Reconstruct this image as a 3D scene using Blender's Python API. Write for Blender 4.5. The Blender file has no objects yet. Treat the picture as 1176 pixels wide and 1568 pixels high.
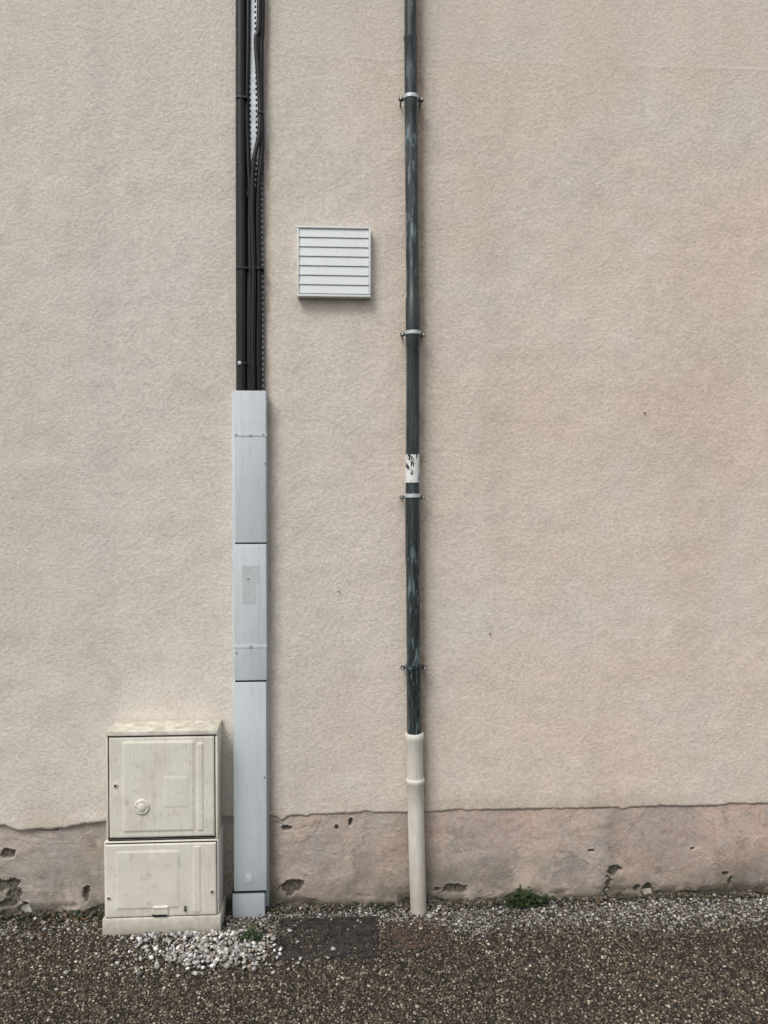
import bpy, bmesh, math, random
import numpy as np
from mathutils import Vector, Matrix, Euler
random.seed(4); rng=np.random.default_rng(7)
scene=bpy.context.scene

# ------------------------------------------------------------ camera
D=3.2; CAMZ=1.724; F=1184.0; CX=588.0; CY=784.0
cam_d=bpy.data.cameras.new("camera"); cam=bpy.data.objects.new("camera",cam_d)
scene.collection.objects.link(cam); scene.camera=cam
cam.location=(0,-D,CAMZ); cam.rotation_euler=Euler((math.radians(90-1.3),0,math.radians(-3.2)))
cam_d.sensor_fit='VERTICAL'; cam_d.sensor_height=24; cam_d.lens=24*F/1568; cam_d.clip_end=500; cam_d.clip_start=0.05
R=np.array(cam.rotation_euler.to_matrix()); C=np.array(cam.location)
S=D/F
def ray(px,py): return R@np.array([(px-CX)/F,-(py-CY)/F,-1.0])
def W(px,py,off=0.0):
    d=ray(px,py); t=(-off-C[1])/d[1]; return C+d*t
def G(px,py,z=0.0):
    d=ray(px,py); t=(z-C[2])/d[2]; return C+d*t

# ------------------------------------------------------------ noise
_T=[rng.random((256,256)) for _ in range(8)]
def vn(x,y,k=0):
    x=np.asarray(x,float); y=np.asarray(y,float); T=_T[k%8]
    xi=np.floor(x).astype(int); yi=np.floor(y).astype(int); fx=x-xi; fy=y-yi
    fx=fx*fx*(3-2*fx); fy=fy*fy*(3-2*fy)
    a=T[xi%256,yi%256]; b=T[(xi+1)%256,yi%256]; c=T[xi%256,(yi+1)%256]; d=T[(xi+1)%256,(yi+1)%256]
    return (a*(1-fx)+b*fx)*(1-fy)+(c*(1-fx)+d*fx)*fy
def fbm(x,y,k=0,o=4):
    s=0;a=.5;f=1;t=0
    for i in range(o):
        s=s+a*vn(x*f+17.3*i,y*f+5.1*i,k+i); t+=a; a*=.5; f*=2.03
    return s/t
def sst(a,b,x):
    t=np.clip((x-a)/(b-a),0,1); return t*t*(3-2*t)

# ------------------------------------------------------------ node helpers
class Mt:
    def __init__(s,name,rough=0.8,spec=0.3,metal=0.0):
        s.m=bpy.data.materials.new(name); s.m.use_nodes=True; s.nt=s.m.node_tree
        s.b=s.nt.nodes["Principled BSDF"]
        s.b.inputs["Roughness"].default_value=rough; s.b.inputs["Metallic"].default_value=metal
        s.b.inputs["Specular IOR Level"].default_value=spec
        s.tc=s.nt.nodes.new("ShaderNodeTexCoord").outputs["Object"]
    def put(s,sock,v):
        if hasattr(v,"is_output"): s.nt.links.new(v,sock)
        elif isinstance(v,(tuple,list)) and len(v)==3 and sock.type=='RGBA': sock.default_value=(*v,1)
        else: sock.default_value=v
    def n(s,t,**kw):
        nd=s.nt.nodes.new(t)
        for k,v in kw.items(): setattr(nd,k,v)
        return nd
    def map(s,sc):
        m=s.n("ShaderNodeMapping"); m.inputs["Scale"].default_value=sc; s.nt.links.new(s.tc,m.inputs[0]); return m.outputs[0]
    def noise(s,scale,detail=3,rough=.55,vec=None,dist=0):
        k=s.n("ShaderNodeTexNoise"); s.nt.links.new(vec or s.tc,k.inputs["Vector"])
        k.inputs["Scale"].default_value=scale;k.inputs["Detail"].default_value=detail;k.inputs["Roughness"].default_value=rough;k.inputs["Distortion"].default_value=dist
        return k.outputs["Fac"]
    def vor(s,scale,feature='F1',out="Distance",vec=None):
        k=s.n("ShaderNodeTexVoronoi",feature=feature); s.nt.links.new(vec or s.tc,k.inputs["Vector"]); k.inputs["Scale"].default_value=scale
        return k.outputs[out]
    def rng(s,v,a,b,c=0.,d=1.):
        k=s.n("ShaderNodeMapRange"); s.put(k.inputs[0],v)
        for i,q in enumerate((a,b,c,d)): k.inputs[i+1].default_value=q
        return k.outputs[0]
    def math(s,op,a,b=0.):
        k=s.n("ShaderNodeMath",operation=op); s.put(k.inputs[0],a); s.put(k.inputs[1],b); return k.outputs[0]
    def mix(s,f,a,b,blend='MIX'):
        k=s.n("ShaderNodeMix",data_type='RGBA',blend_type=blend); s.put(k.inputs[0],f); s.put(k.inputs[6],a); s.put(k.inputs[7],b); return k.outputs[2]
    def attr(s,name,out="Fac"):
        k=s.n("ShaderNodeAttribute"); k.attribute_name=name; return k.outputs[out]
    def xyz(s):
        k=s.n("ShaderNodeSeparateXYZ"); s.nt.links.new(s.tc,k.inputs[0]); return k.outputs
    def col(s,v): s.put(s.b.inputs["Base Color"],v)
    def rgh(s,v): s.put(s.b.inputs["Roughness"],v)
    def bump(s,h,dist=.003,st=1.0,prev=None):
        k=s.n("ShaderNodeBump"); k.inputs["Distance"].default_value=dist; k.inputs["Strength"].default_value=st
        s.nt.links.new(h,k.inputs["Height"])
        if prev is not None: s.nt.links.new(prev,k.inputs["Normal"])
        s.nt.links.new(k.outputs[0],s.b.inputs["Normal"]); return k.outputs[0]
def gray(m,v):
    k=m.n("ShaderNodeCombineColor")
    for i in range(3): m.put(k.inputs[i],v)
    return k.outputs[0]

# ------------------------------------------------------------ mesh helpers
def obj(name,me,mat,parent=None):
    o=bpy.data.objects.new(name,me); scene.collection.objects.link(o)
    if mat is not None: me.materials.append(mat.m)
    if parent is not None:
        o.parent=parent; o.matrix_parent_inverse=Matrix.Translation(parent.location).inverted()
    return o
def empty(name,loc):
    e=bpy.data.objects.new(name,None); e.location=Vector([float(v) for v in loc]); e.empty_display_size=.1; scene.collection.objects.link(e); return e
def sharpen(me,ang=35):
    bm=bmesh.new(); bm.from_mesh(me)
    for f in bm.faces: f.smooth=True
    for e in bm.edges:
        if len(e.link_faces)==2 and e.calc_face_angle(0)>math.radians(ang): e.smooth=False
    bm.to_mesh(me); bm.free()
def npmesh(name,V,Fc,smooth=True):
    me=bpy.data.meshes.new(name); V=np.asarray(V,np.float32); Fc=np.asarray(Fc,np.int32); k=Fc.shape[1]
    me.vertices.add(len(V)); me.vertices.foreach_set("co",V.ravel())
    me.loops.add(Fc.size); me.loops.foreach_set("vertex_index",Fc.ravel())
    me.polygons.add(len(Fc)); me.polygons.foreach_set("loop_start",np.arange(len(Fc),dtype=np.int32)*k)
    if smooth: me.polygons.foreach_set("use_smooth",np.ones(len(Fc),bool))
    me.update(calc_edges=True); me.validate(); return me
def gridfaces(ni,nj):
    i,j=np.meshgrid(np.arange(ni-1),np.arange(nj-1),indexing='ij'); a=(i*nj+j).ravel()
    return np.stack([a,a+nj,a+nj+1,a+1],1)
def fattr(me,name,v):
    a=me.attributes.new(name,'FLOAT','POINT'); a.data.foreach_set("value",np.asarray(v,np.float32).ravel())
def box(name,x0,x1,z0,z1,yf,yb,mat,parent,bev=.003,seg=2):
    bm=bmesh.new(); bmesh.ops.create_cube(bm,size=1)
    for v in bm.verts:
        v.co=Vector(((x0+x1)/2+v.co.x*(x1-x0),(yf+yb)/2+v.co.y*abs(yf-yb),(z0+z1)/2+v.co.z*(z1-z0)))
    if bev>0: bmesh.ops.bevel(bm,geom=bm.edges[:],offset=bev,segments=seg,affect='EDGES',profile=.6)
    me=bpy.data.meshes.new(name); bm.to_mesh(me); bm.free(); sharpen(me,50)
    return obj(name,me,mat,parent)
def pbox(name,px0,px1,py0,py1,off,back,mat,parent,bev=.003):
    xm=(px0+px1)/2; ym=(py0+py1)/2
    return box(name,float(W(px0,ym,off)[0]),float(W(px1,ym,off)[0]),float(W(xm,py1,off)[2]),float(W(xm,py0,off)[2]),-off,-back,mat,parent,bev)
def catmull(P,n=8):
    P=[np.array(p,float) for p in P]; P=[2*P[0]-P[1]]+P+[2*P[-1]-P[-2]]; out=[]
    for i in range(1,len(P)-2):
        for k in range(n):
            t=k/n; a,b,c,d=P[i-1:i+3]
            out.append(.5*((2*b)+(-a+c)*t+(2*a-5*b+4*c-d)*t*t+(-a+3*b-3*c+d)*t**3))
    out.append(P[-2]); return np.array(out)
def tube(name,P,r,mat,parent,seg=20,cap=True,ang=40):
    P=np.array(P,float); n=len(P); r=np.ones(n)*r
    V=[]
    for i in range(n):
        a=P[max(0,i-1)]; b=P[min(n-1,i+1)]; d=b-a
        if np.linalg.norm(d)<1e-6: d=P[min(n-1,i+2)]-P[max(0,i-2)]
        d/=np.linalg.norm(d); ref=np.array([0,1,0]) if abs(d[1])<.9 else np.array([1,0,0])
        u=np.cross(ref,d); u/=np.linalg.norm(u); v=np.cross(d,u)
        for s in range(seg):
            t=2*math.pi*s/seg; V.append(P[i]+r[i]*(math.cos(t)*u+math.sin(t)*v))
    Fc=[]
    for i in range(n-1):
        for s in range(seg):
            s2=(s+1)%seg; Fc.append((i*seg+s,i*seg+s2,(i+1)*seg+s2,(i+1)*seg+s))
    if cap: Fc.append(tuple(range(seg))[::-1]); Fc.append(tuple((n-1)*seg+s for s in range(seg)))
    me=bpy.data.meshes.new(name); me.from_pydata([tuple(map(float,v)) for v in V],[],Fc); me.validate()
    bm=bmesh.new(); bm.from_mesh(me); bmesh.ops.recalc_face_normals(bm,faces=bm.faces[:]); bm.to_mesh(me); bm.free()
    sharpen(me,ang); return obj(name,me,mat,parent)

# ------------------------------------------------------------ materials
SEAMZ=float(W(800,95)[2]); SEAMX=float(W(402,90)[0])
m=Mt("stucco_render",.95,.12); x=m.xyz()
warm=m.rng(m.math('ADD',x[0],m.math('MULTIPLY',m.noise(1.3,2),.7)),-.2,1.2)
c=m.mix(warm,(.69,.645,.58),(.71,.605,.505))
c=m.mix(m.rng(m.noise(2.2,5,.6),.42,.70),c,(.70,.64,.57))
c=m.mix(m.math('MULTIPLY',m.rng(m.noise(4.5,5,.65,dist=.4),.50,.72),.35),c,(.59,.515,.44))
c=m.mix(m.math('MULTIPLY',m.rng(m.noise(9,5,.7),.54,.70),.22),c,(.54,.475,.405))
c=m.mix(m.math('MULTIPLY',m.rng(m.noise(.8,3,.5),.5,.75),.35),c,(.65,.62,.585))
g1=m.noise(66,5,.7); g2=m.noise(230,2,.6)
c=m.mix(1.0,c,gray(m,m.rng(g1,.34,.66,.87,1.08)),'MULTIPLY')
c=m.mix(m.math('MULTIPLY',m.rng(m.noise(120,2),.62,.72),.35),c,(.40,.33,.27))
sm_=m.math('ADD',m.math('SUBTRACT',x[2],SEAMZ),m.math('MULTIPLY',m.math('SUBTRACT',m.noise(2.5,4,.6),.5),.03))
rt=m.math('GREATER_THAN',x[0],SEAMX); brk=m.rng(m.noise(7,3,.6),.38,.55)
ln=m.math('MULTIPLY',brk,m.rng(m.math('ABSOLUTE',sm_),.002,.006,.45,0)); dk=m.math('MULTIPLY',brk,m.rng(m.math('ABSOLUTE',m.math('ADD',sm_,.010)),.002,.008,.22,0))
c=m.mix(m.math('MULTIPLY',rt,ln),c,(.80,.75,.68)); c=m.mix(m.math('MULTIPLY',rt,dk),c,(.45,.37,.30))
c=m.mix(m.math('MULTIPLY',m.math('MULTIPLY',rt,m.rng(sm_,-.02,.02,0,1)),.25),c,(.68,.635,.575))
c=m.mix(m.math('MULTIPLY',m.attr("stain_and_edge_tone"),m.rng(m.noise(25,4,.7),.3,.6,.3,1)),c,(.37,.275,.185))
c=m.mix(m.attr("pale"),c,(.78,.74,.68))
m.col(c)
nb=m.bump(g1,.0048,.9); m.bump(g2,.0016,.8,nb)
MW=m
m=Mt("plinth_render",.95,.12); x=m.xyz()
big=m.noise(3.2,4,.6,dist=.3)
c=m.mix(m.rng(x[0],-1.3,.9),(.43,.39,.34),(.56,.43,.355))
c=m.mix(m.rng(big,.42,.66),c,(.39,.35,.32))
fl=m.rng(m.noise(4,6,.62,dist=.5),.50,.54)
c=m.mix(m.math('MULTIPLY',fl,.55),c,(.58,.475,.395))
c=m.mix(m.math('MULTIPLY',m.rng(m.noise(7.5,5,.7,dist=.3),.55,.60),.6),c,(.43,.405,.38))
c=m.mix(m.math('MULTIPLY',m.rng(m.noise(12,5,.75),.52,.66),.55),c,(.26,.215,.175))
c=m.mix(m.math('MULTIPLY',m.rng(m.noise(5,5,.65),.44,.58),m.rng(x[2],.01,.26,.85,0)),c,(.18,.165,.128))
g1=m.noise(62,5,.7)
c=m.mix(1.0,c,gray(m,m.rng(g1,.3,.7,.80,1.1)),'MULTIPLY')
c=m.mix(m.attr("hole"),c,m.mix(m.rng(m.noise(90,3),.35,.65),(.045,.04,.035),(.22,.19,.16)))
c=m.mix(m.attr("chip"),c,(.55,.51,.46))
c=m.mix(m.attr("grime"),c,(.11,.10,.075))
m.col(c); nb=m.bump(fl,.0018,.8); m.bump(g1,.0042,.85,nb)
MP=m
m=Mt("asphalt",.9,.3)
v=m.vor(95,out="Color"); k=m.n("ShaderNodeSeparateColor"); m.nt.links.new(v,k.inputs[0]); vv=k.outputs[0]
c=m.mix(vv,(.033,.029,.024),(.14,.118,.094)); c=m.mix(m.math('GREATER_THAN',vv,.9),c,(.30,.27,.23))
c=m.mix(m.rng(m.vor(95),.25,.6),c,(.018,.016,.013))
m.col(c); m.bump(m.rng(m.vor(95),0,.7,1,0),.006,.9); MA=m
m=Mt("stones",.85,.3); c=m.attr("col","Color"); m.col(c); MS=m
def paint(name,col,dirt,rough=.5,amt=.5,spec=.4,sc=9,zs=.35,bumpd=.0006):
    m=Mt(name,rough,spec); vec=m.map((1,1,zs))
    c=m.mix(m.math('MULTIPLY',m.rng(m.noise(sc,5,.65,vec=vec),.42,.72),amt),col,dirt)
    c=m.mix(m.math('MULTIPLY',m.rng(m.noise(70,4,.7,vec=vec),.55,.75),amt*.6),c,tuple(q*.6 for q in dirt))
    m.col(c); m.rgh(m.rng(m.noise(30,3),.3,.7,rough-.1,rough+.15)); m.bump(m.noise(60,4,.6),bumpd,.7); return m,c
MBOX,c=paint("meter_box_plastic",(.72,.695,.61),(.55,.515,.43),.6,.6,sc=8,zs=.35)
x=MBOX.xyz()
c=MBOX.mix(MBOX.math('MULTIPLY',MBOX.rng(MBOX.noise(34,4,.7,vec=MBOX.map((1,1,.08))),.54,.75),.32),c,(.46,.41,.33))
c=MBOX.mix(MBOX.math('MULTIPLY',MBOX.rng(MBOX.noise(20,6,.8),.56,.64),.45),c,(.37,.32,.24))
c=MBOX.mix(MBOX.math('MULTIPLY',MBOX.rng(MBOX.math('ABSOLUTE',MBOX.math('SUBTRACT',x[2],float(W(248,1119,.15)[2]))),.0,.02,.6,0),MBOX.rng(MBOX.noise(28,4,.7),.4,.6)),c,(.30,.26,.19))
gz=MBOX.math('ADD',x[2],MBOX.math('MULTIPLY',MBOX.noise(25,4,.7),.14))
MBOX.col(MBOX.mix(MBOX.rng(gz,.06,.17,.85,0),c,(.27,.25,.195)))
MDUCT,c=paint("duct_pvc",(.59,.645,.67),(.50,.535,.54),.42,.6,sc=6,zs=.3)
c=MDUCT.mix(MDUCT.math('MULTIPLY',MDUCT.rng(MDUCT.noise(40,4,.7,vec=MDUCT.map((1,1,.05))),.52,.75),.32),c,(.37,.40,.405))
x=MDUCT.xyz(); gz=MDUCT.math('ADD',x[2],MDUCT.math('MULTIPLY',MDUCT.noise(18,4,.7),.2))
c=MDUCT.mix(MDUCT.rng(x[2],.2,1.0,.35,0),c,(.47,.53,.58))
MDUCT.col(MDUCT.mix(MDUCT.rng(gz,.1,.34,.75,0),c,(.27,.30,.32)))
MVENT,_=paint("vent_aluminium",(.73,.77,.765),(.64,.66,.64),.45,.4)
MWP,c=paint("white_pvc",(.69,.665,.605),(.50,.455,.37),.42,.65,sc=14,zs=.25)
x=MWP.xyz(); gz=MWP.math('ADD',x[2],MWP.math('MULTIPLY',MWP.noise(30,4,.75),.3))
MWP.col(MWP.mix(MWP.rng(gz,.12,.42,.75,0),c,(.35,.315,.25)))
MSTK,_=paint("sticker",(.78,.78,.76),(.6,.6,.57),.5,.5)
m=MSTK; c=m.mix(m.rng(m.noise(38,4,.7,vec=m.map((1,1,.35)),dist=.6),.55,.58),(.78,.78,.76),(.03,.035,.035)); m.col(c)
m=Mt("dark_green_pipe_paint",.33,.5); vec=m.map((1,1,.07))
c=m.mix(m.rng(m.noise(60,4,.65,vec=vec),.4,.7),(.014,.021,.022),(.04,.053,.054))
wz=m.rng(m.noise(3.2,3,.6,vec=m.map((.3,.3,1))),.44,.58)
c=m.mix(m.math('MULTIPLY',m.rng(m.noise(50,5,.75,vec=m.map((1,1,.16)),dist=.5),.52,.60),wz),c,(.17,.23,.25))
c=m.mix(m.math('MULTIPLY',m.rng(m.noise(90,4,.7,vec=m.map((1,1,.03))),.56,.66),.5),c,(.13,.16,.165))
c=m.mix(m.math('MULTIPLY',m.rng(m.noise(300,2),.62,.7),.4),c,(.25,.25,.22))
m.col(c); m.rgh(m.rng(m.noise(40,4,vec=vec),.3,.7,.2,.5)); m.bump(m.noise(60,3),.0006,.5); MPIPE=m
m=Mt("black_cable_rubber",.35,.45); m.col(m.mix(m.rng(m.noise(40,4,.6,vec=m.map((1,1,.15))),.4,.7),(.004,.004,.0045),(.012,.0128,.015))); m.bump(m.noise(50,2,vec=m.map((1,1,.2))),.001,.4); MCAB=m
m=Mt("galvanised_steel",.42,.5,.3); m.col(m.mix(m.rng(m.noise(60,4),.35,.7),(.66,.71,.74),(.46,.48,.48))); MGAL=m
m=Mt("dark_steel",.6,.4,.3); m.col(m.mix(m.rng(m.noise(60,4),.4,.65),(.04,.045,.045),(.12,.10,.08))); MDK=m
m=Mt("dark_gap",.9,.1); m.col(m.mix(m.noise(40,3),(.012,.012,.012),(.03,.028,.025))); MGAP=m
m=Mt("brass_lock",.5,.4,.2); m.col(m.mix(m.noise(90,3),(.16,.13,.09),(.05,.04,.035))); MLOCK=m
m=Mt("rust_iron",.9,.2); c=m.mix(m.rng(m.noise(35,5,.7),.38,.62),(.038,.033,.030),(.095,.058,.044)); c=m.mix(m.rng(m.noise(120,3,.7),.55,.7),c,(.13,.115,.10)); m.col(c); m.bump(m.noise(80,4,.7),.004,.8); MRUST=m
m=Mt("cast_iron",.8,.3); c=m.mix(m.rng(m.noise(35,5,.7),.4,.65),(.018,.018,.018),(.06,.05,.042)); c=m.mix(m.rng(m.noise(130,3,.7),.6,.7),c,(.14,.125,.11)); m.col(c); m.bump(m.noise(80,4,.7),.004,.8); MIRON=m
m=Mt("rusty_nail",.9,.2); m.col(m.mix(m.noise(200,2),(.35,.12,.03),(.15,.06,.02))); MNAIL=m
m=Mt("weed_leaves",.6,.3); m.col(m.mix(m.rng(m.noise(90,2),.35,.65),(.018,.036,.012),(.055,.085,.03))); MLEAF=m

# ------------------------------------------------------------ wall
zP=float(W(600,1244)[2])
def lin(a,b,h): return np.linspace(a,b,max(2,int(abs(b-a)/h)))
XL=float(W(-150,784)[0]); XR=float(W(1350,784)[0])
wall=empty("stucco_wall",(0.2,0,0))
xs=np.concatenate([lin(-7,XL,.25)[:-1],lin(XL,XR,.0075),lin(XR,8,.25)[1:]])
ztop=5.6
xw=lambda px: float(W(px,1248)[0])
edge=zP+(fbm(xs*7,xs*0+3,1,5)-.5)*.007+(vn(xs*60,xs*0,2)-.5)*.004
xl=float(W(155,1262)[0]); left=1-sst(xl-.05,xl+.1,xs)
edge=edge-left*(.010+.10*np.clip(fbm(xs*7,xs*0+9,3,4)-.5,0,1))
for px,w_,a_ in ((432,.022,-.016),(468,.012,-.010),(560,.02,.006),(700,.03,.006),(955,.02,-.009),(1010,.012,.006),(1120,.03,.007)):
    edge=edge+a_*np.exp(-((xs-xw(px))/w_)**2)*(.5+vn(xs*80,xs*0,3))
off=.0020+.010*left+.003*np.exp(-((xs-xw(440))/.06)**2)
ts=np.concatenate([np.linspace(0,.02,3)[:-1],lin(.02,2.9,.012),lin(2.9,ztop-zP,.15)[1:]])
X,Tt=np.meshgrid(xs,ts,indexing='ij'); wgt=np.clip(1-Tt/.5,0,1)
Z=zP+Tt+(edge-zP)[:,None]*wgt
und=(fbm(X*2.2,Z*2.2,4,4)-.5)*.008+(fbm(X*11,Z*11,5,3)-.5)*.005
p=W(560,1196); dd=np.sqrt(((X-p[0])/(24*S))**2+((Z-p[2])/(10*S))**2)+(fbm(X*25,Z*25,4,3)-.5); und=und+.0012*(1-sst(.5,1.1,dd))*sst(0,.06,Tt)
und=und*sst(0,.06,Tt)
Y=-(off[:,None])-und.clip(-.004,.012)-.0015
Y[:,0]+= .0010
V=np.stack([X,Y,Z],-1)
lip=V[:,:1].copy(); lip[...,1]=.012; lip[...,2]+= .001
V=np.concatenate([lip,V],1); ni,nj=V.shape[:2]
me=npmesh("upper_render",V.reshape(-1,3),gridfaces(ni,nj))
X=V[...,0];Z=V[...,2]
pipeX=lambda py: float(W(np.interp(py,[0,100,300,600,760,1020,1130,1300,1400],[629,629,631,632,631,633,634,637,641]),py,.0)[0])
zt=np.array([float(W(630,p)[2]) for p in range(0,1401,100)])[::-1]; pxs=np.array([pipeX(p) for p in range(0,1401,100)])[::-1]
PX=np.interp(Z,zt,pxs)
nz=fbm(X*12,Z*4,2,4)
stain_and_edge_tone=.95*np.exp(-((X-PX-.034)/.017)**2)*sst(.25,.55,nz)+.12*np.exp(-((X-PX-.05)/.07)**2)  # narrow brown stripe and wide soft brown tone right of the pipe
xd=float(W(410,900)[0]); stain_and_edge_tone+=.75*np.exp(-((X-xd-.006)/.010)**2)*sst(.3,.55,fbm(X*9,Z*5,5,4))  # thin brown line along the right edge of the duct
xb0,xb1=float(W(175,1110)[0]),float(W(345,1110)[0]); zb=float(W(250,1110)[2])
stain_and_edge_tone+=.7*np.exp(-((Z-zb-.005)/.016)**2)*sst(xb0-.02,xb0+.02,X)*(1-sst(xb1-.02,xb1+.02,X))
stain_and_edge_tone+=.28*np.exp(-((Z-zP)/.06)**2)*sst(.4,.6,fbm(X*6,Z*6,3,4))
stain_and_edge_tone+=.14*sst(.5,.72,fbm(X*3.5,Z*.5,7,4))
def blob(px,py,rx,ry,k=0):
    p=W(px,py); return np.clip(1.25-np.sqrt(((X-p[0])/(rx*S))**2+((Z-p[2])/(ry*S))**2)-(fbm(X*30,Z*30,k,3)-.5)*1.2,0,1)
pale=.4*blob(490,505,45,22,1)+.2*blob(540,1200,28,30,2)+.3*blob(265,990,40,25,4)
fattr(me,"stain_and_edge_tone",stain_and_edge_tone.clip(0,.85)); fattr(me,"pale",pale.clip(0,.6))
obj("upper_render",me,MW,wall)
xs=np.concatenate([lin(-7,XL,.2)[:-1],lin(XL,XR,.0032),lin(XR,8,.2)[1:]]); zs=lin(-.06,zP+.05,.0035)
X,Z=np.meshgrid(xs,zs,indexing='ij')
rough=(fbm(X*4,Z*4,1,4)-.5)*.006+(fbm(X*11,Z*13,2,3)-.5)*.006+(fbm(X*40,Z*40,5,3)-.5)*.002
hole=np.zeros_like(X)
def addhole(px,py,rx,ry,depth=1,k=0):
    global hole
    p=W(px,py); d=np.sqrt(((X-p[0])/(rx*S))**2+((Z-p[2])/(ry*S))**2)+(fbm(X*38+px,Z*38,k,4)-.5)*1.7
    hole=np.maximum(hole,depth*(1-sst(.85,1.05,d)))
for h in [(445,1358,20,9),(440,1362,9,12),(690,1362,24,8),(672,1385,14,6),(940,1335,11,9),(931,1358,6,15),(925,1378,10,7),(992,1366,9,14),(975,1362,5,6),
          (515,1266,4,6),(537,1260,3,6),(132,1370,5,10),(75,1268,16,4),(10,1355,18,10),(24,1370,10,13),(8,1385,20,10),(36,1392,9,9),(12,1307,12,7),(1118,1350,4,9),(1112,1338,5,4),
          (425,1392,16,6),(560,1395,14,4),(1160,1372,7,4),(905,1303,4,2),(440,1268,8,3),(1060,1300,3,2),(800,1388,12,4),(1240,1340,20,12),(1320,1290,10,6),(-60,1340,25,14)]:
    addhole(*h,1,int(h[0])%7)
crk=np.zeros_like(X)
def crack(pts,w=1.0,k=0,a_=.6):
    global crk
    P=catmull([W(*p)[[0,2]] for p in pts],6)
    P=P+np.stack([(vn(np.arange(len(P))*.9,np.zeros(len(P))+k,k)-.5)*.016,(vn(np.arange(len(P))*.8,np.ones(len(P))*5+k,k+1)-.5)*.016],1)
    for i,(a,b) in enumerate(zip(P[:-1],P[1:])):
        ab=b-a; t=np.clip(((X-a[0])*ab[0]+(Z-a[1])*ab[1])/(ab@ab+1e-9),0,1)
        d=np.hypot(X-a[0]-t*ab[0],Z-a[1]-t*ab[1]); crk=np.maximum(crk,a_*(.4+.6*float(vn(i*.7,k*3.,k)))*np.exp(-(d/(.0022*w))**2))
crack([(680,1282),(700,1302),(730,1306),(757,1322)],1,1,.5); crack([(1095,1322),(1110,1340),(1130,1362),(1160,1376),(1180,1380)],1,2,.9)
crack([(412,1258),(430,1262),(455,1270),(468,1266)],1,3,.7); crack([(935,1340),(932,1360),(928,1385)],1,4,.7); crack([(950,1262),(962,1290),(985,1300)],.7,5,.5)
crack([(560,1268),(566,1290),(545,1296)],.7,7,.4); crack([(20,1285),(60,1300),(100,1290),(150,1300)],.9,2,.45)
crack([(0,1335),(40,1345),(60,1370)],1,5,.5)
depth=hole*.014+crk*.004
zbot=sst(0,1,np.clip(1-(Z-.012*fbm(X*10,X*0,3,3))/.055,0,1))
erode=sst(.40,.56,fbm(X*9,Z*14,6,4))*zbot
Y=(-rough.clip(-.005,.0028))+depth+erode*.012
me=npmesh("plinth_band",np.stack([X,Y,Z],-1).reshape(-1,3),gridfaces(*X.shape))
fattr(me,"hole",np.maximum(hole,np.maximum(crk*.7,erode*.6)))
pk=np.roll(hole,3,1)-hole; fattr(me,"chip",(np.clip(pk,0,1)*.5))
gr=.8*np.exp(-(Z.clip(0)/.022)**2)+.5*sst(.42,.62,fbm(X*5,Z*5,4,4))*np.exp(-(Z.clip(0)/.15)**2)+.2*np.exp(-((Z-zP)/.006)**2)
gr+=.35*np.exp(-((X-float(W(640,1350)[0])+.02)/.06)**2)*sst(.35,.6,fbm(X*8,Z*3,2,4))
gr+=.5*np.exp(-((X-float(W(415,1350)[0]))/.03)**2)
gr+=.5*np.exp(-((X-float(W(148,1350)[0]))/.035)**2)*sst(.3,.6,fbm(X*8,Z*4,2,4))
gr+=.3*np.exp(-((X-float(W(935,1350)[0]))/.05)**2)*sst(.35,.6,fbm(X*10,Z*5,3,4))
fattr(me,"grime",gr.clip(0,.9)); obj("plinth_band",me,MP,wall)
box("wall_core",-7,8,-.1,ztop-.003,.02,.35,MW,wall,0)

def nail(px,py,r=.0025,mat=MNAIL):
    p=W(px,py,.006); return tube("rusty_nail",[p+[0,.01,0],p+[0,-.006,-.001],p+[0,-.007,-.001]],[r,r,r*1.3],mat,None,10)
for q in [(987,632),(750,970)]: nail(*q,.0026)
nail(519,905,.002,MDK)

# ------------------------------------------------------------ wall vent
e=empty("wall_vent",W(511,401,.02))
pbox("backing",457,566,349,453,.016,-.0,MGAP,e,0)
for nm,a in {"frame_top":(455,567.5,346.5,349.3),"frame_bottom":(455,567.5,450.5,454),"frame_left":(455,457.8,349.4,450.4),"frame_right":(564.8,567.5,349.4,450.4)}.items():
    pbox(nm,*a,.042,-.002,MVENT,e,.0012)
n=7; y0,y1=349.6,450.6
for i in range(n):
    a=y0+(y1-y0)*i/n; b=y0+(y1-y0)*(i+1)/n+.25
    xa=W(458.3,400,.036)[0]; xb=W(564.4,400,.036)[0]; za=W(511,a,.036)[2]; zb_=W(511,b,.036)[2]
    if i==n-1: zb_+=.002
    V=[];prof=[(-.0348,za),(-.0360,za-.004),(-.0395,zb_+.003),(-.0395,zb_+.0012),(-.0385,zb_),(-.0372,zb_+.0012),(-.0345,za-.004)]
    for xx in (xa,xb):
        for (yy,zz) in prof: V.append((float(xx),yy,float(zz)))
    k=len(prof); Fc=[(j,(j+1)%k,k+(j+1)%k,k+j) for j in range(k)]+[tuple(range(k))[::-1],tuple(range(k,2*k))]
    me=bpy.data.meshes.new("slat"); me.from_pydata(V,[],Fc); bm=bmesh.new(); bm.from_mesh(me); bmesh.ops.recalc_face_normals(bm,faces=bm.faces[:]); bm.to_mesh(me); bm.free()
    obj("louvre_slat_%d"%(i+1),me,MVENT,e)

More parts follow.
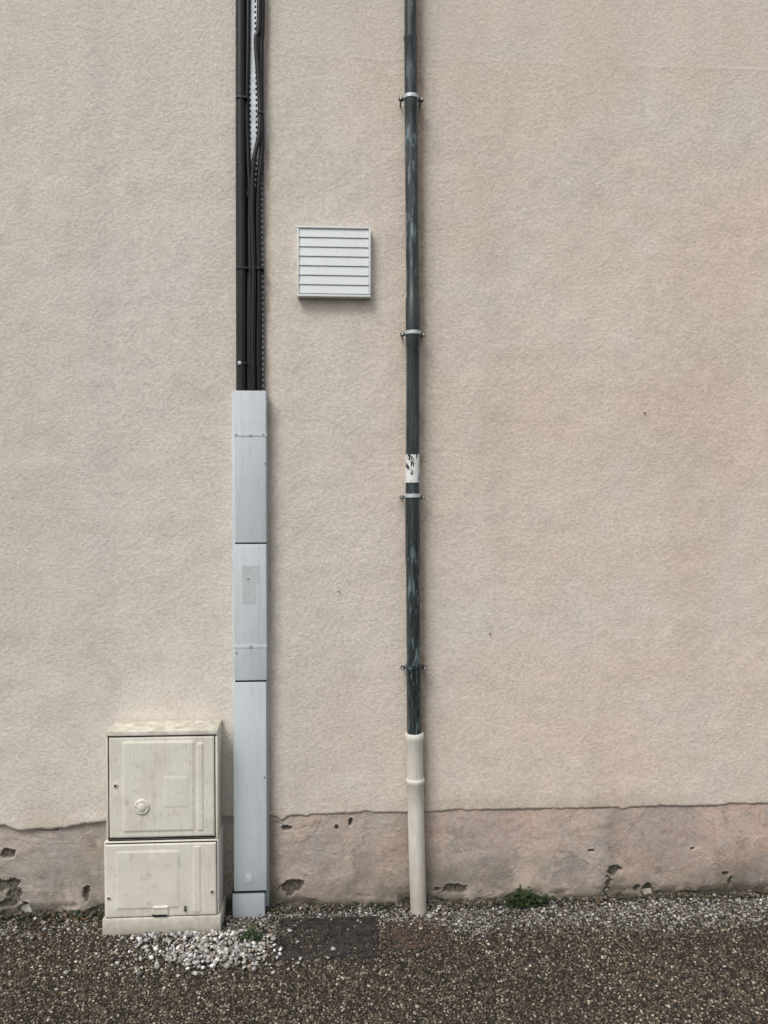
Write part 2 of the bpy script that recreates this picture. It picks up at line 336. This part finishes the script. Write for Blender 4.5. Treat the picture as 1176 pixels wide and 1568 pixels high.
# ------------------------------------------------------------ drainpipe
e=empty("drainpipe",W(635,700,.05)); OC=.055
cx=lambda py: np.interp(py,[-200,0,100,300,450,600,760,900,1020,1130,1200,1300,1415],[627,628.5,629,630.5,632,632.3,631.5,632.5,633.5,634.5,636,638,641.5])
def pw(py): return W(cx(py),py,OC)
def pipe(name,spec,mat,seg=28):
    P=[];r=[]
    for py,rp in spec: P.append(pw(py)); r.append(rp*S*(D-OC)/D)
    return tube(name,P,np.array(r),mat,e,seg)
def long(spec,step=40):
    out=[]
    for (a,ra),(b,rb) in zip(spec[:-1],spec[1:]):
        k=max(1,int((b-a)/step)); out+=[(a+(b-a)*i/k,ra+(rb-ra)*i/k) for i in range(k)]
    return out+[spec[-1]]
pipe("pipe_upper",long([(-420,9.2),(56,9.4),(57,10.7),(62,10.7),(64,9.8),(148,9.8)]),MPIPE)
pipe("pipe_second",long([(148,10.6),(166,10.6),(168,9.9),(455,9.9),(457,11.1),(505,11.1)]),MPIPE)
pipe("pipe_third",long([(505,11),(530,11),(533,10.2),(694,10.4),(757,10.6)]),MPIPE)
pipe("pipe_fourth",long([(757,11.4),(860,11.6),(862,10.7),(1016,10.9)]),MPIPE)
pipe("pipe_fifth",long([(1016,12),(1034,12),(1036,11.4),(1126,11.4)]),MPIPE)
pipe("sticker",long([(696,11.0),(739,11.0)],6),MSTK)
pipe("white_collar",long([(1122,14.0),(1124,15.0),(1131,15.0),(1134,13.4),(1154,13.2),(1155,12.9),(1191,12.9),(1192,14.1),(1194,14.5),(1198,14.3),(1200,12.9),(1412,12.6),(1420,12.6)]),MWP)
def clamp(py,r,mat):
    pipe("clamp_band",[(py-3,r+.2),(py-2.6,r+1.6),(py+2.6,r+1.6),(py+3,r+.2)],mat)
    p=pw(py+2)
    for s in (-1,1):
        x0=p[0]+s*(r+1)*S; x1=p[0]+s*(r+8)*S
        box("clamp_ear",min(x0,x1),max(x0,x1),p[2]-.008,p[2]+.006,-OC-.005,-OC+.006,MDK,e,.0015)
        tube("clamp_bolt",[(x1-s*.007,-OC-.011,p[2]-.001),(x1-s*.007,-OC+.012,p[2]-.001)],.0042,MGAL,e,8)
        tube("clamp_standoff",[(x1-s*.010,-OC+.004,p[2]-.003),(x1-s*.010,-.004,p[2]-.003)],.0035,MDK,e,8)
clamp(150,10.4,MGAL); clamp(510,10.8,MGAL); clamp(759,11.2,MGAL); clamp(1020,12,MPIPE)

# ------------------------------------------------------------ duct
e=empty("cable_duct_cover",W(382,1000,.04)); OD=.062
def dsec(nm,py0,py1,xl,xr,off=OD): pbox(nm,xl,xr,py0,py1,off,-.004,MDUCT,e,.004)
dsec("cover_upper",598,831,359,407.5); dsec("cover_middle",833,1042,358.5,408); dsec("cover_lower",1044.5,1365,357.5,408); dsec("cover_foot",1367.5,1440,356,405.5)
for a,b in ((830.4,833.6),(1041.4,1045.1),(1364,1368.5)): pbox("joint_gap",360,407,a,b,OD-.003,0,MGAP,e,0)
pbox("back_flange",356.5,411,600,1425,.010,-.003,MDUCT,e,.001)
for py in (666,990):
    pbox("clip_strap",358,408.5,py-2.4,py+2.4,OD+.0012,.01,MDUCT,e,.0006)
    p=W(383,py-1,OD+.001); tube("clip_rivet",[p,p+[0,-.004,0]],.006,MGAL,e,12)
pbox("joint_strap",355.5,406.5,1364.5,1367,OD+.003,.0,MGAP,e,.0008)
MST2,_=paint("old_label",(.52,.565,.57),(.44,.47,.47),.6,.8,sc=40,zs=1)
pbox("worn_label",371,397,866,892,OD+.0008,OD-.001,MST2,e,0); pbox("worn_label_lower",371,391,893,924,OD+.0007,OD-.001,MST2,e,0)
pbox("embossed_mark",376,386,1338,1352,OD+.0015,OD-.002,MST2,e,.001)
for px,py in ((362,665),(403,665),(362,1000),(405,1190),(380,886),(406,710)):
    p=W(px,py,OD); tube("screw",[p,p+[0,-.003,0]],.0028,MDK,e,8)

# ------------------------------------------------------------ cables
e=empty("electrical_cable_bundle",W(382,300,.03))
def cable(nm,pts,r,off):
    P=catmull([W(a,b,off) for a,b in pts],7); tube(nm,P,r*S,MCAB,e,16)
cable("main_cable",[(368,-420),(369,0),(369,150),(370,300),(370.5,420),(370.5,520),(371,640)],7.4,.036)
cable("side_cable",[(379,-420),(380,0),(378,150),(379.5,235),(384,330),(381,430),(380,520),(381,640)],3.9,.030)
cable("loose_cable",[(396,-420),(397,0),(392,60),(396,120),(398,165),(397,205),(388,252),(386,320),(388,420),(387,520),(388,640)],3.5,.044)
cable("right_cable",[(401,-420),(402,0),(400,70),(400,160),(401,225),(396,280),(394,350),(396,450),(395,530),(396,640)],4.0,.028)
cable("second_main_cable",[(384,300),(383,350),(384,450),(384,540),(385,640)],5.8,.026)
cable("third_cable",[(362.5,-420),(363,0),(363,200),(363.5,400),(364,640)],2.2,.030)
cable("low_cable",[(392,290),(391,350),(391,480),(391,640)],5.5,.018)
def strip(nm,pts,w,off):
    P=catmull([(a,b,0) for a,b in pts],40)
    ys=np.arange(pts[0][1],pts[-1][1],4.2); xc=np.interp(ys,P[:,1],P[:,0])
    cols=[-1,-.72,-.42,.42,.72,1] if w>4 else [-1,-.35,.5,1]; holecols=(1,3) if w>4 else (1,)
    V=[];Fc=[];nc=len(cols)
    for y,xx in zip(ys,xc):
        for c_ in cols: V.append(tuple(map(float,W(xx+c_*w,y,off))))
    for i in range(len(ys)-1):
        for j in range(nc-1):
            if j in holecols and i%2==0: continue
            a=i*nc+j; Fc.append((a,a+nc,a+nc+1,a+1))
    me=bpy.data.meshes.new(nm); me.from_pydata(V,[],Fc); o=obj(nm,me,MGAL if w>4 else MDK,e)
    sm=o.modifiers.new("s","SOLIDIFY"); sm.thickness=.0015; sm.offset=0
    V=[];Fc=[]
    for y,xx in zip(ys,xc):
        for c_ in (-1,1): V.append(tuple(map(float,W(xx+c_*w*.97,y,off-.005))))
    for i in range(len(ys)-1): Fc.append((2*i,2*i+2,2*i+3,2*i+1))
    me=bpy.data.meshes.new(nm+"_back"); me.from_pydata(V,[],Fc); obj(nm+"_hole_fill",me,MGAP if w>4 else MGAL,e)  # strap: dark sheet stands in for shade inside the holes; edge: steel
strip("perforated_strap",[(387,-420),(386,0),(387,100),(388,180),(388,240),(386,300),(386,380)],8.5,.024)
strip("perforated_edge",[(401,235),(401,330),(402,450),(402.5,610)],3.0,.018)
def tie(px0,px1,py,off,mat=MCAB): pbox("cable_tie",px0,px1,py-1.6,py+1.6,off,.01,mat,e,.001)
tie(360.5,378,148,.058); tie(393,402.5,171,.056); tie(361,379,410,.058); tie(362.5,378,556,.058); tie(385,403,410,.045)
pbox("tie_tag",364,369,553,558,.060,.05,MGAL,e,.001)

# ------------------------------------------------------------ meter box
e=empty("utility_meter_box",W(248,1300,.08))
def hfield(name,px0,px1,py0,py1,off,h,mat,nx=160,nz=150,skirt=.02):
    xm=(px0+px1)/2; ym=(py0+py1)/2
    x0,x1=W(px0,ym,off)[0],W(px1,ym,off)[0]; z0,z1=W(xm,py1,off)[2],W(xm,py0,off)[2]
    u=np.linspace(0,1,nx); v=np.linspace(0,1,nz); U,Vv=np.meshgrid(u,v,indexing='ij')
    ed=np.minimum(np.minimum(U,1-U)*(x1-x0),np.minimum(Vv,1-Vv)*(z1-z0))
    Y=-(off+h(U,Vv)-.003*(1-sst(0,.005,ed)))
    P=np.stack([x0+U*(x1-x0),Y,z0+Vv*(z1-z0)],-1)
    Q=np.empty((nx+2,nz+2,3)); Q[1:-1,1:-1]=P
    Q[0,1:-1]=P[0];Q[-1,1:-1]=P[-1];Q[:,0]=Q[:,1];Q[:,-1]=Q[:,-2]
    for sl in ((0,slice(None)),(-1,slice(None)),(slice(None),0),(slice(None),-1)): Q[sl+(1,)]=-(off-skirt)
    me=npmesh(name,Q.reshape(-1,3),gridfaces(nx+2,nz+2)); sharpen(me,50); return obj(name,me,mat,e)
def hu(U,V):
    r=sst(.12,.15,U)*(1-sst(.79,.82,U))*sst(.05,.08,V)*(1-sst(.94,.97,V))
    s=sst(.835,.85,U)*(1-sst(.885,.90,U))*sst(.05,.07,V)*(1-sst(.92,.945,V))
    rib=.0005*np.sin(U*2*math.pi*36)*sst(.18,.2,U)*(1-sst(.76,.78,U))*sst(.66,.68,V)*(1-sst(.92,.93,V))
    sub=.0011*sst(.52,.53,U)*(1-sst(.74,.75,U))*sst(.30,.31,V)*(1-sst(.60,.61,V))
    return .0036*r+.0035*s+rib+sub+(fbm(U*3,V*3,2,3)-.5)*.004
def hl(U,V):
    r=sst(.09,.12,U)*(1-sst(.64,.68,U))*sst(.10,.14,V)*(1-sst(.88,.92,V))
    s=sst(.79,.80,U)*(1-sst(.85,.86,U))*sst(.04,.06,V)*(1-sst(.95,.96,V))
    pock=.006*sst(.43,.44,U)*(1-sst(.56,.57,U))*sst(.02,.03,V)*(1-sst(.14,.15,V))
    return .0026*r+.003*s+pock+(fbm(U*3,V*3,3,3)-.5)*.004
pbox("upper_cabinet",162.5,332,1119,1285,.143,-.0,MBOX,e,.005)
pbox("top_rim",162,333.5,1119,1126,.154,.10,MBOX,e,.003)
pbox("door_gap",165,331,1126.5,1284,.1445,.12,MGAP,e,0)
hfield("upper_door",167,328.0,1128.6,1282.0,.1500,hu,MBOX)
pbox("side_rim_right",330,333.5,1127,1283,.150,.10,MBOX,e,.0015)
pbox("side_rim_left",162.3,165.4,1127,1283,.150,.10,MBOX,e,.0015)
pbox("lower_cabinet",159.5,335,1288,1412,.150,-.0,MBOX,e,.005)
pbox("middle_gap",166,330,1283,1291,.140,.10,MGAP,e,0)
pbox("lower_door_gap",162,332.5,1289.5,1405,.1515,.12,MGAP,e,0)
hfield("lower_door",160.8,331.2,1292,1403.6,.156,hl,MBOX)
pbox("base_plinth",156.5,338,1405.5,1450,.160,-.0,MBOX,e,.005)
p=W(217,1236,.158); r=11*S
tube("round_handle",[p+[0,.008,0],p,p+[0,-.003,0],p+[0,-.0031,0],p+[0,-.001,0]],[r,r,r*.9,r*.66,r*.62],MBOX,e,28)
tube("handle_knob",[p,p+[0,-.006,0],p+[0,-.008,0]],[r*.52,r*.5,r*.36],MBOX,e,20)
for px,py,o,rr in ((177,1203,.150,.0075),(166.5,1375,.156,.0065),(324.5,1365,.158,.007)):
    q=W(px,py,o); tube("lock_ring",[q,q+[0,-.003,0]],rr*1.25,MBOX,e,16); tube("lock",[q,q+[0,-.0045,0]],rr*.75,MLOCK,e,12)
pbox("hinge_tab",282,284.5,1388,1396,.163,.15,MDK,e,.0005)
pbox("handle_recess",233,255,1401,1403.2,.163,.15,MGAP,e,0)

# ------------------------------------------------------------ ground
me=bpy.data.meshes.new("asphalt_ground"); gx=[-80,-7,-3,0,3,8,80]; gy=[-120,-10,-3,-1.2,.0,.018]
V=[(a,b,0) for a in gx for b in gy]; k=len(gy)
V+= [(a,80,0) for a in gx]
Fc=[(i*k+j,(i+1)*k+j,(i+1)*k+j+1,i*k+j+1) for i in range(len(gx)-1) for j in range(k-1)]
nb_=len(gx)*k; Fc+=[(i*k+k-1,(i+1)*k+k-1,nb_+i+1,nb_+i) for i in range(len(gx)-1)]
me.from_pydata(V,[],Fc); obj("asphalt_ground",me,MA)
def cover(name,pxs_,mat,studs):
    c=[G(*q) for q in pxs_]; x0=min(c[0][0],c[3][0]); x1=max(c[1][0],c[2][0]); y1=c[0][1]; y0=c[2][1]
    ee=empty(name,((x0+x1)/2,(y0+y1)/2,0))
    def fb(nm,a,b,c_,d_,z): return box(nm,a,b,-.02,z,c_,d_,mat,ee,.002)
    fw=.014
    fb("frame_front",x0,x1,y0,y0+fw,.007); fb("frame_back",x0,x1,y1-fw,y1,.007)
    fb("frame_left",x0,x0+fw-.001,y0+fw+.001,y1-fw-.001,.0065); fb("frame_right",x1-fw+.001,x1,y0+fw+.001,y1-fw-.001,.0065)
    fb("plate",x0+fw+.003,x1-fw-.003,y0+fw+.003,y1-fw-.003,.0045)
    if studs:
        bm=bmesh.new(); nx=int((x1-x0-.05)/.028); ny=int((y1-y0-.05)/.028)
        for i in range(nx):
            for j in range(ny):
                mt=Matrix.Translation((x0+.035+i*.028,y0+.035+j*.028,.0055))@Matrix.Rotation(math.radians(45 if (i+j)%2 else -45),4,'Z')@Matrix.Diagonal((.02,.006,.003,1))
                bmesh.ops.create_cube(bm,size=1,matrix=mt)
        mm=bpy.data.meshes.new("studs"); bm.to_mesh(mm); bm.free(); obj("tread_studs",mm,mat,ee)
    return x0,x1,y0,y1
c1=cover("drain_cover",[(428,1409),(574,1409),(580,1466),(422,1466)],MIRON,True)
c2=cover("rusty_drain_cover",[(592,1414),(684,1414),(690,1450),(594,1450)],MRUST,False)

ico=bmesh.new(); bmesh.ops.create_icosphere(ico,subdivisions=1,radius=1); IV=np.array([v.co[:] for v in ico.verts]); IF=np.array([[v.index for v in f.verts] for f in ico.faces]); ico.free()
def stones(name,P,r,col,flat=.7,sink=.25):
    n=len(P); nv=len(IV)
    q=rng.normal(size=(n,4)); q/=np.linalg.norm(q,axis=1)[:,None]; w,x,y,z=q.T
    Rm=np.stack([1-2*(y*y+z*z),2*(x*y-z*w),2*(x*z+y*w),2*(x*y+z*w),1-2*(x*x+z*z),2*(y*z-x*w),2*(x*z-y*w),2*(y*z+x*w),1-2*(x*x+y*y)],1).reshape(n,3,3)
    sc=rng.uniform(.65,1.25,(n,1,3)); jit=rng.uniform(.78,1.2,(n,nv,1))
    V=(IV[None]*sc*jit)@Rm.transpose(0,2,1); V*=r[:,None,None]; V[...,2]*=flat
    V+=P[:,None,:]; V[...,2]+=(r*flat*(1-2*sink))[:,None]
    Fc=(IF[None]+(np.arange(n)*nv)[:,None,None]).reshape(-1,3)
    me=npmesh(name,V.reshape(-1,3),Fc,False)
    a=me.color_attributes.new("col",'FLOAT_COLOR','POINT'); cc=np.ones((n,nv,4),np.float32); cc[...,:3]=col[:,None,:]*rng.uniform(.85,1.15,(n,nv,1)); a.data.foreach_set("color",cc.ravel())
    return obj(name,me,MS)
cell=.0085
gx_=np.arange(-2.6,3.0,cell); gy_=np.arange(-.95,-.002,cell); A,B=np.meshgrid(gx_,gy_,indexing='ij'); A=A.ravel(); B=B.ravel()
A=A+rng.uniform(-.45,.45,A.size)*cell; B=B+rng.uniform(-.45,.45,B.size)*cell
keep=rng.random(A.size)<.9
bx0,bx1=W(156,1420,.16)[0],W(338,1420,.16)[0]
keep&=~((A>bx0)&(A<bx1)&(B>-.155)); keep&=B<-.004
for (x0,x1,y0,y1),pr in ((c1,.14),(c2,.6)):
    ins=(A>x0)&(A<x1)&(B>y0)&(B<y1); cl=sst(.46,.60,fbm(A*9,B*9,5,3)); keep&=~(ins&(rng.random(A.size)>pr*.5+cl*.6))
A=A[keep];B=B[keep]; n=A.size
bw=.17+.06*sst(0,1.2,A)
nearw=1-sst(.70,1.3,(-B+(fbm(A*4,B*4,3,4)-.5)*.18)/bw)
r=rng.uniform(.0028,.0056,n)*(1+.35*rng.random(n)**4)*(1+.2*nearw)
pal=np.array([[.072,.057,.042],[.118,.094,.069],[.030,.026,.021],[.205,.170,.128],[.098,.071,.047],[.38,.34,.28]])
pal2=np.array([[.17,.16,.142],[.25,.235,.212],[.09,.083,.072],[.36,.345,.32],[.14,.122,.10],[.50,.485,.46]])
idx=rng.choice(6,n,p=[.26,.23,.23,.13,.09,.06]); leftd=.5+.5*sst(-1.2,0,A)
col=np.where((rng.random(n)<nearw*.68*leftd)[:,None],pal2[idx],pal[idx])
col=col*rng.uniform(.7,1.3,(n,1))*(.65+.7*fbm(A*3,B*3,2,4))[:,None]
ins=((A>c1[0])&(A<c1[1])&(B>c1[2])&(B<c1[3])); col[ins]*=.65
zz=np.where(ins|((A>c2[0])&(A<c2[1])&(B>c2[2])&(B<c2[3])),.005,0)
zz=zz+.012*np.exp(-(-B/.03)**2)*fbm(A*8,B*8,1,3)
stones("gravel",np.stack([A,B,zz],1),r,col,.7,.3)
n=1000; c0=G(330,1464); A=rng.normal(c0[0],.16,n); B=c0[1]+rng.normal(0,.055,n)+.02
ext=240; A=np.concatenate([A,rng.uniform(bx0+.12,bx1+.15,ext)]); B=np.concatenate([B,-.168-np.abs(rng.normal(0,.03,ext))])
A=np.concatenate([A,rng.uniform(G(630,1400)[0],2.6,480),rng.uniform(-2.2,bx0,90)]); B=np.concatenate([B,-np.abs(rng.normal(.05,.07,570))-.008])
ok=~((A>bx0-.01)&(A<bx1+.01)&(B>-.168))&(B<-.006); dx0,dx1=W(354,1430,.06)[0],W(408,1430,.06)[0]; ok&=~((A>dx0)&(A<dx1)&(B>-.07)); ok&=~((A>c1[0])&(A<c1[1])&(B>c1[2])&(B<c1[3])&(rng.random(A.size)<.85)); ok&=~((A>c2[0])&(A<c2[1])&(B>c2[2])&(B<c2[3])&(rng.random(A.size)<.5))
A=A[ok];B=B[ok]; n=A.size
pg=np.array([[.44,.43,.41],[.30,.29,.27],[.68,.67,.65],[.16,.15,.14],[.32,.26,.20]])
col=pg[rng.choice(5,n,p=[.27,.27,.12,.20,.14])]*np.where(A>float(G(460,1450)[0]),.75,1.0)[:,None]
stones("pale_gravel",np.stack([A,B,np.full(n,.003)+.006*rng.random(n)],1),rng.uniform(.003,.0115,n)*np.where(rng.random(n)<.55,.65,1),col,.75,.2)
n=1900; A=rng.uniform(-2.4,2.8,n); B=-np.abs(rng.normal(.0,.022,n))-.004; ok=~((A>bx0)&(A<bx1)); A=A[ok];B=B[ok];n=A.size
cc=np.array([[.05,.042,.03],[.09,.07,.05],[.14,.12,.10],[.04,.05,.025]])[rng.choice(4,n)]
stones("soil_crumbs",np.stack([A,B,.004+.014*rng.random(n)*(fbm(A*5,B*0,2,3)+.3)],1),rng.uniform(.003,.012,n),cc,.7,.2)
V=[];Fc=[]
for i in range(90):
    a=random.uniform(float(G(40,1430)[0]),float(G(165,1430)[0])) if i<60 else random.uniform(-1.3,2.3); b=-abs(random.gauss(.03,.05))-.01
    if bx0-.01<a<bx1+.01 and b>-.17: continue
    t=random.uniform(0,6.28); L=random.uniform(.006,.014); w_=L*.4; c_=Vector((a,b,.009)); d=Vector((math.cos(t),math.sin(t),random.uniform(-.3,.5))); s=Vector((-math.sin(t),math.cos(t),random.uniform(-.4,.4)))
    k=len(V); V+=[tuple(c_-d*L),tuple(c_+s*w_),tuple(c_+d*L),tuple(c_-s*w_),tuple(c_+Vector((0,0,.003)))]; Fc+=[(k,k+4,k+1),(k+1,k+4,k+2),(k+2,k+4,k+3),(k+3,k+4,k)]
me=bpy.data.meshes.new("dead_leaves"); me.from_pydata(V,[],Fc); ml=Mt("dead_leaf",.8,.2); ml.col(ml.mix(ml.rng(ml.noise(30,2),.4,.6),(.17,.10,.05),(.07,.045,.025))); obj("dead_leaves",me,ml)

def weed(name,base,rx,hgt,nl,ls,ry=None):
    ry=ry or rx*.6; V=[];Fc=[]
    for i in range(nl):
        a=random.uniform(0,2*math.pi); rr=math.sqrt(random.random()); hh=hgt*random.uniform(.1,1)*(1-.5*rr)*(.6+.8*float(vn(a*1.3,rr*3,2)))
        c=Vector((base[0]+math.cos(a)*rr*rx*(.6+.9*float(vn(a*1.1+3,1,4))),base[1]+math.sin(a)*rr*ry,base[2]+hh)); c.y=min(c.y,-.006)
        d=Vector((math.cos(a)+random.uniform(-.6,.6),math.sin(a)+random.uniform(-.6,.6)-.2,random.uniform(-.2,.9))).normalized()
        s=d.cross(Vector((random.uniform(-.3,.3),random.uniform(-.3,.3),1))).normalized(); L=ls*random.uniform(.6,1.3); w=L*random.uniform(.2,.34); up=s.cross(d)
        k=len(V); V+=[tuple(c),tuple(c+d*L*.4+s*w),tuple(c+d*L-up*L*.15),tuple(c+d*L*.4-s*w),tuple(c+d*L*.45-up*w*.3)]
        Fc+=[(k,k+1,k+4),(k+1,k+2,k+4),(k+2,k+3,k+4),(k+3,k,k+4)]
        if i%4==0:
            b=Vector((base[0]+random.uniform(-.2,.2)*rx,base[1]+random.uniform(-.2,.2)*ry,0)); k=len(V); t=Vector((.0012,0,0)); V+=[tuple(b-t),tuple(b+t),tuple(c+t),tuple(c-t)]; Fc.append((k,k+1,k+2,k+3))
    me=bpy.data.meshes.new(name); me.from_pydata(V,[],Fc); obj(name,me,MLEAF)
g=W(803,1398,.03); weed("weed_plant",(g[0],-.035,.0),.062,.075,330,.021,.03)
g=G(385,1445); weed("weed_plant.001",(g[0],g[1]+.02,0),.036,.045,110,.018)
g=G(586,1412); weed("weed_plant.002",(g[0],-.03,0),.028,.022,80,.010)
g=G(670,1412); weed("weed_plant.003",(g[0],-.02,0),.02,.012,30,.008)
g=G(590,1440); weed("weed_plant.004",(g[0],g[1],0),.012,.012,30,.008)
g=G(250,1470); weed("weed_plant.005",(g[0]-.02,g[1]+.04,0),.015,.018,25,.008)
g=G(140,1420); weed("weed_plant.006",(g[0]-.02,-.04,0),.05,.016,50,.008)

# ------------------------------------------------------------ light
w=bpy.data.worlds.new("World"); scene.world=w; w.use_nodes=True; nt=w.node_tree
el,az=math.radians(54),math.radians(216)
sky=nt.nodes.new("ShaderNodeTexSky"); sky.sky_type='NISHITA'; sky.sun_disc=False; sky.sun_elevation=el; sky.sun_rotation=az; sky.dust_density=4; sky.air_density=1.2
hs=nt.nodes.new("ShaderNodeHueSaturation"); hs.inputs["Saturation"].default_value=.45
nt.links.new(sky.outputs[0],hs.inputs["Color"]); nt.links.new(hs.outputs[0],nt.nodes["Background"].inputs[0]); nt.nodes["Background"].inputs[1].default_value=.15
sd=bpy.data.lights.new("sun","SUN"); sd.energy=1.5; sd.angle=math.radians(20); sd.color=(1,.97,.925)
so=bpy.data.objects.new("sun",sd); scene.collection.objects.link(so)
dirv=Vector((math.sin(az)*math.cos(el),math.cos(az)*math.cos(el),math.sin(el))); so.location=dirv*10; so.rotation_euler=dirv.to_track_quat('Z','Y').to_euler()
scene.view_settings.view_transform='Standard'; scene.view_settings.look='None'; scene.view_settings.exposure=0
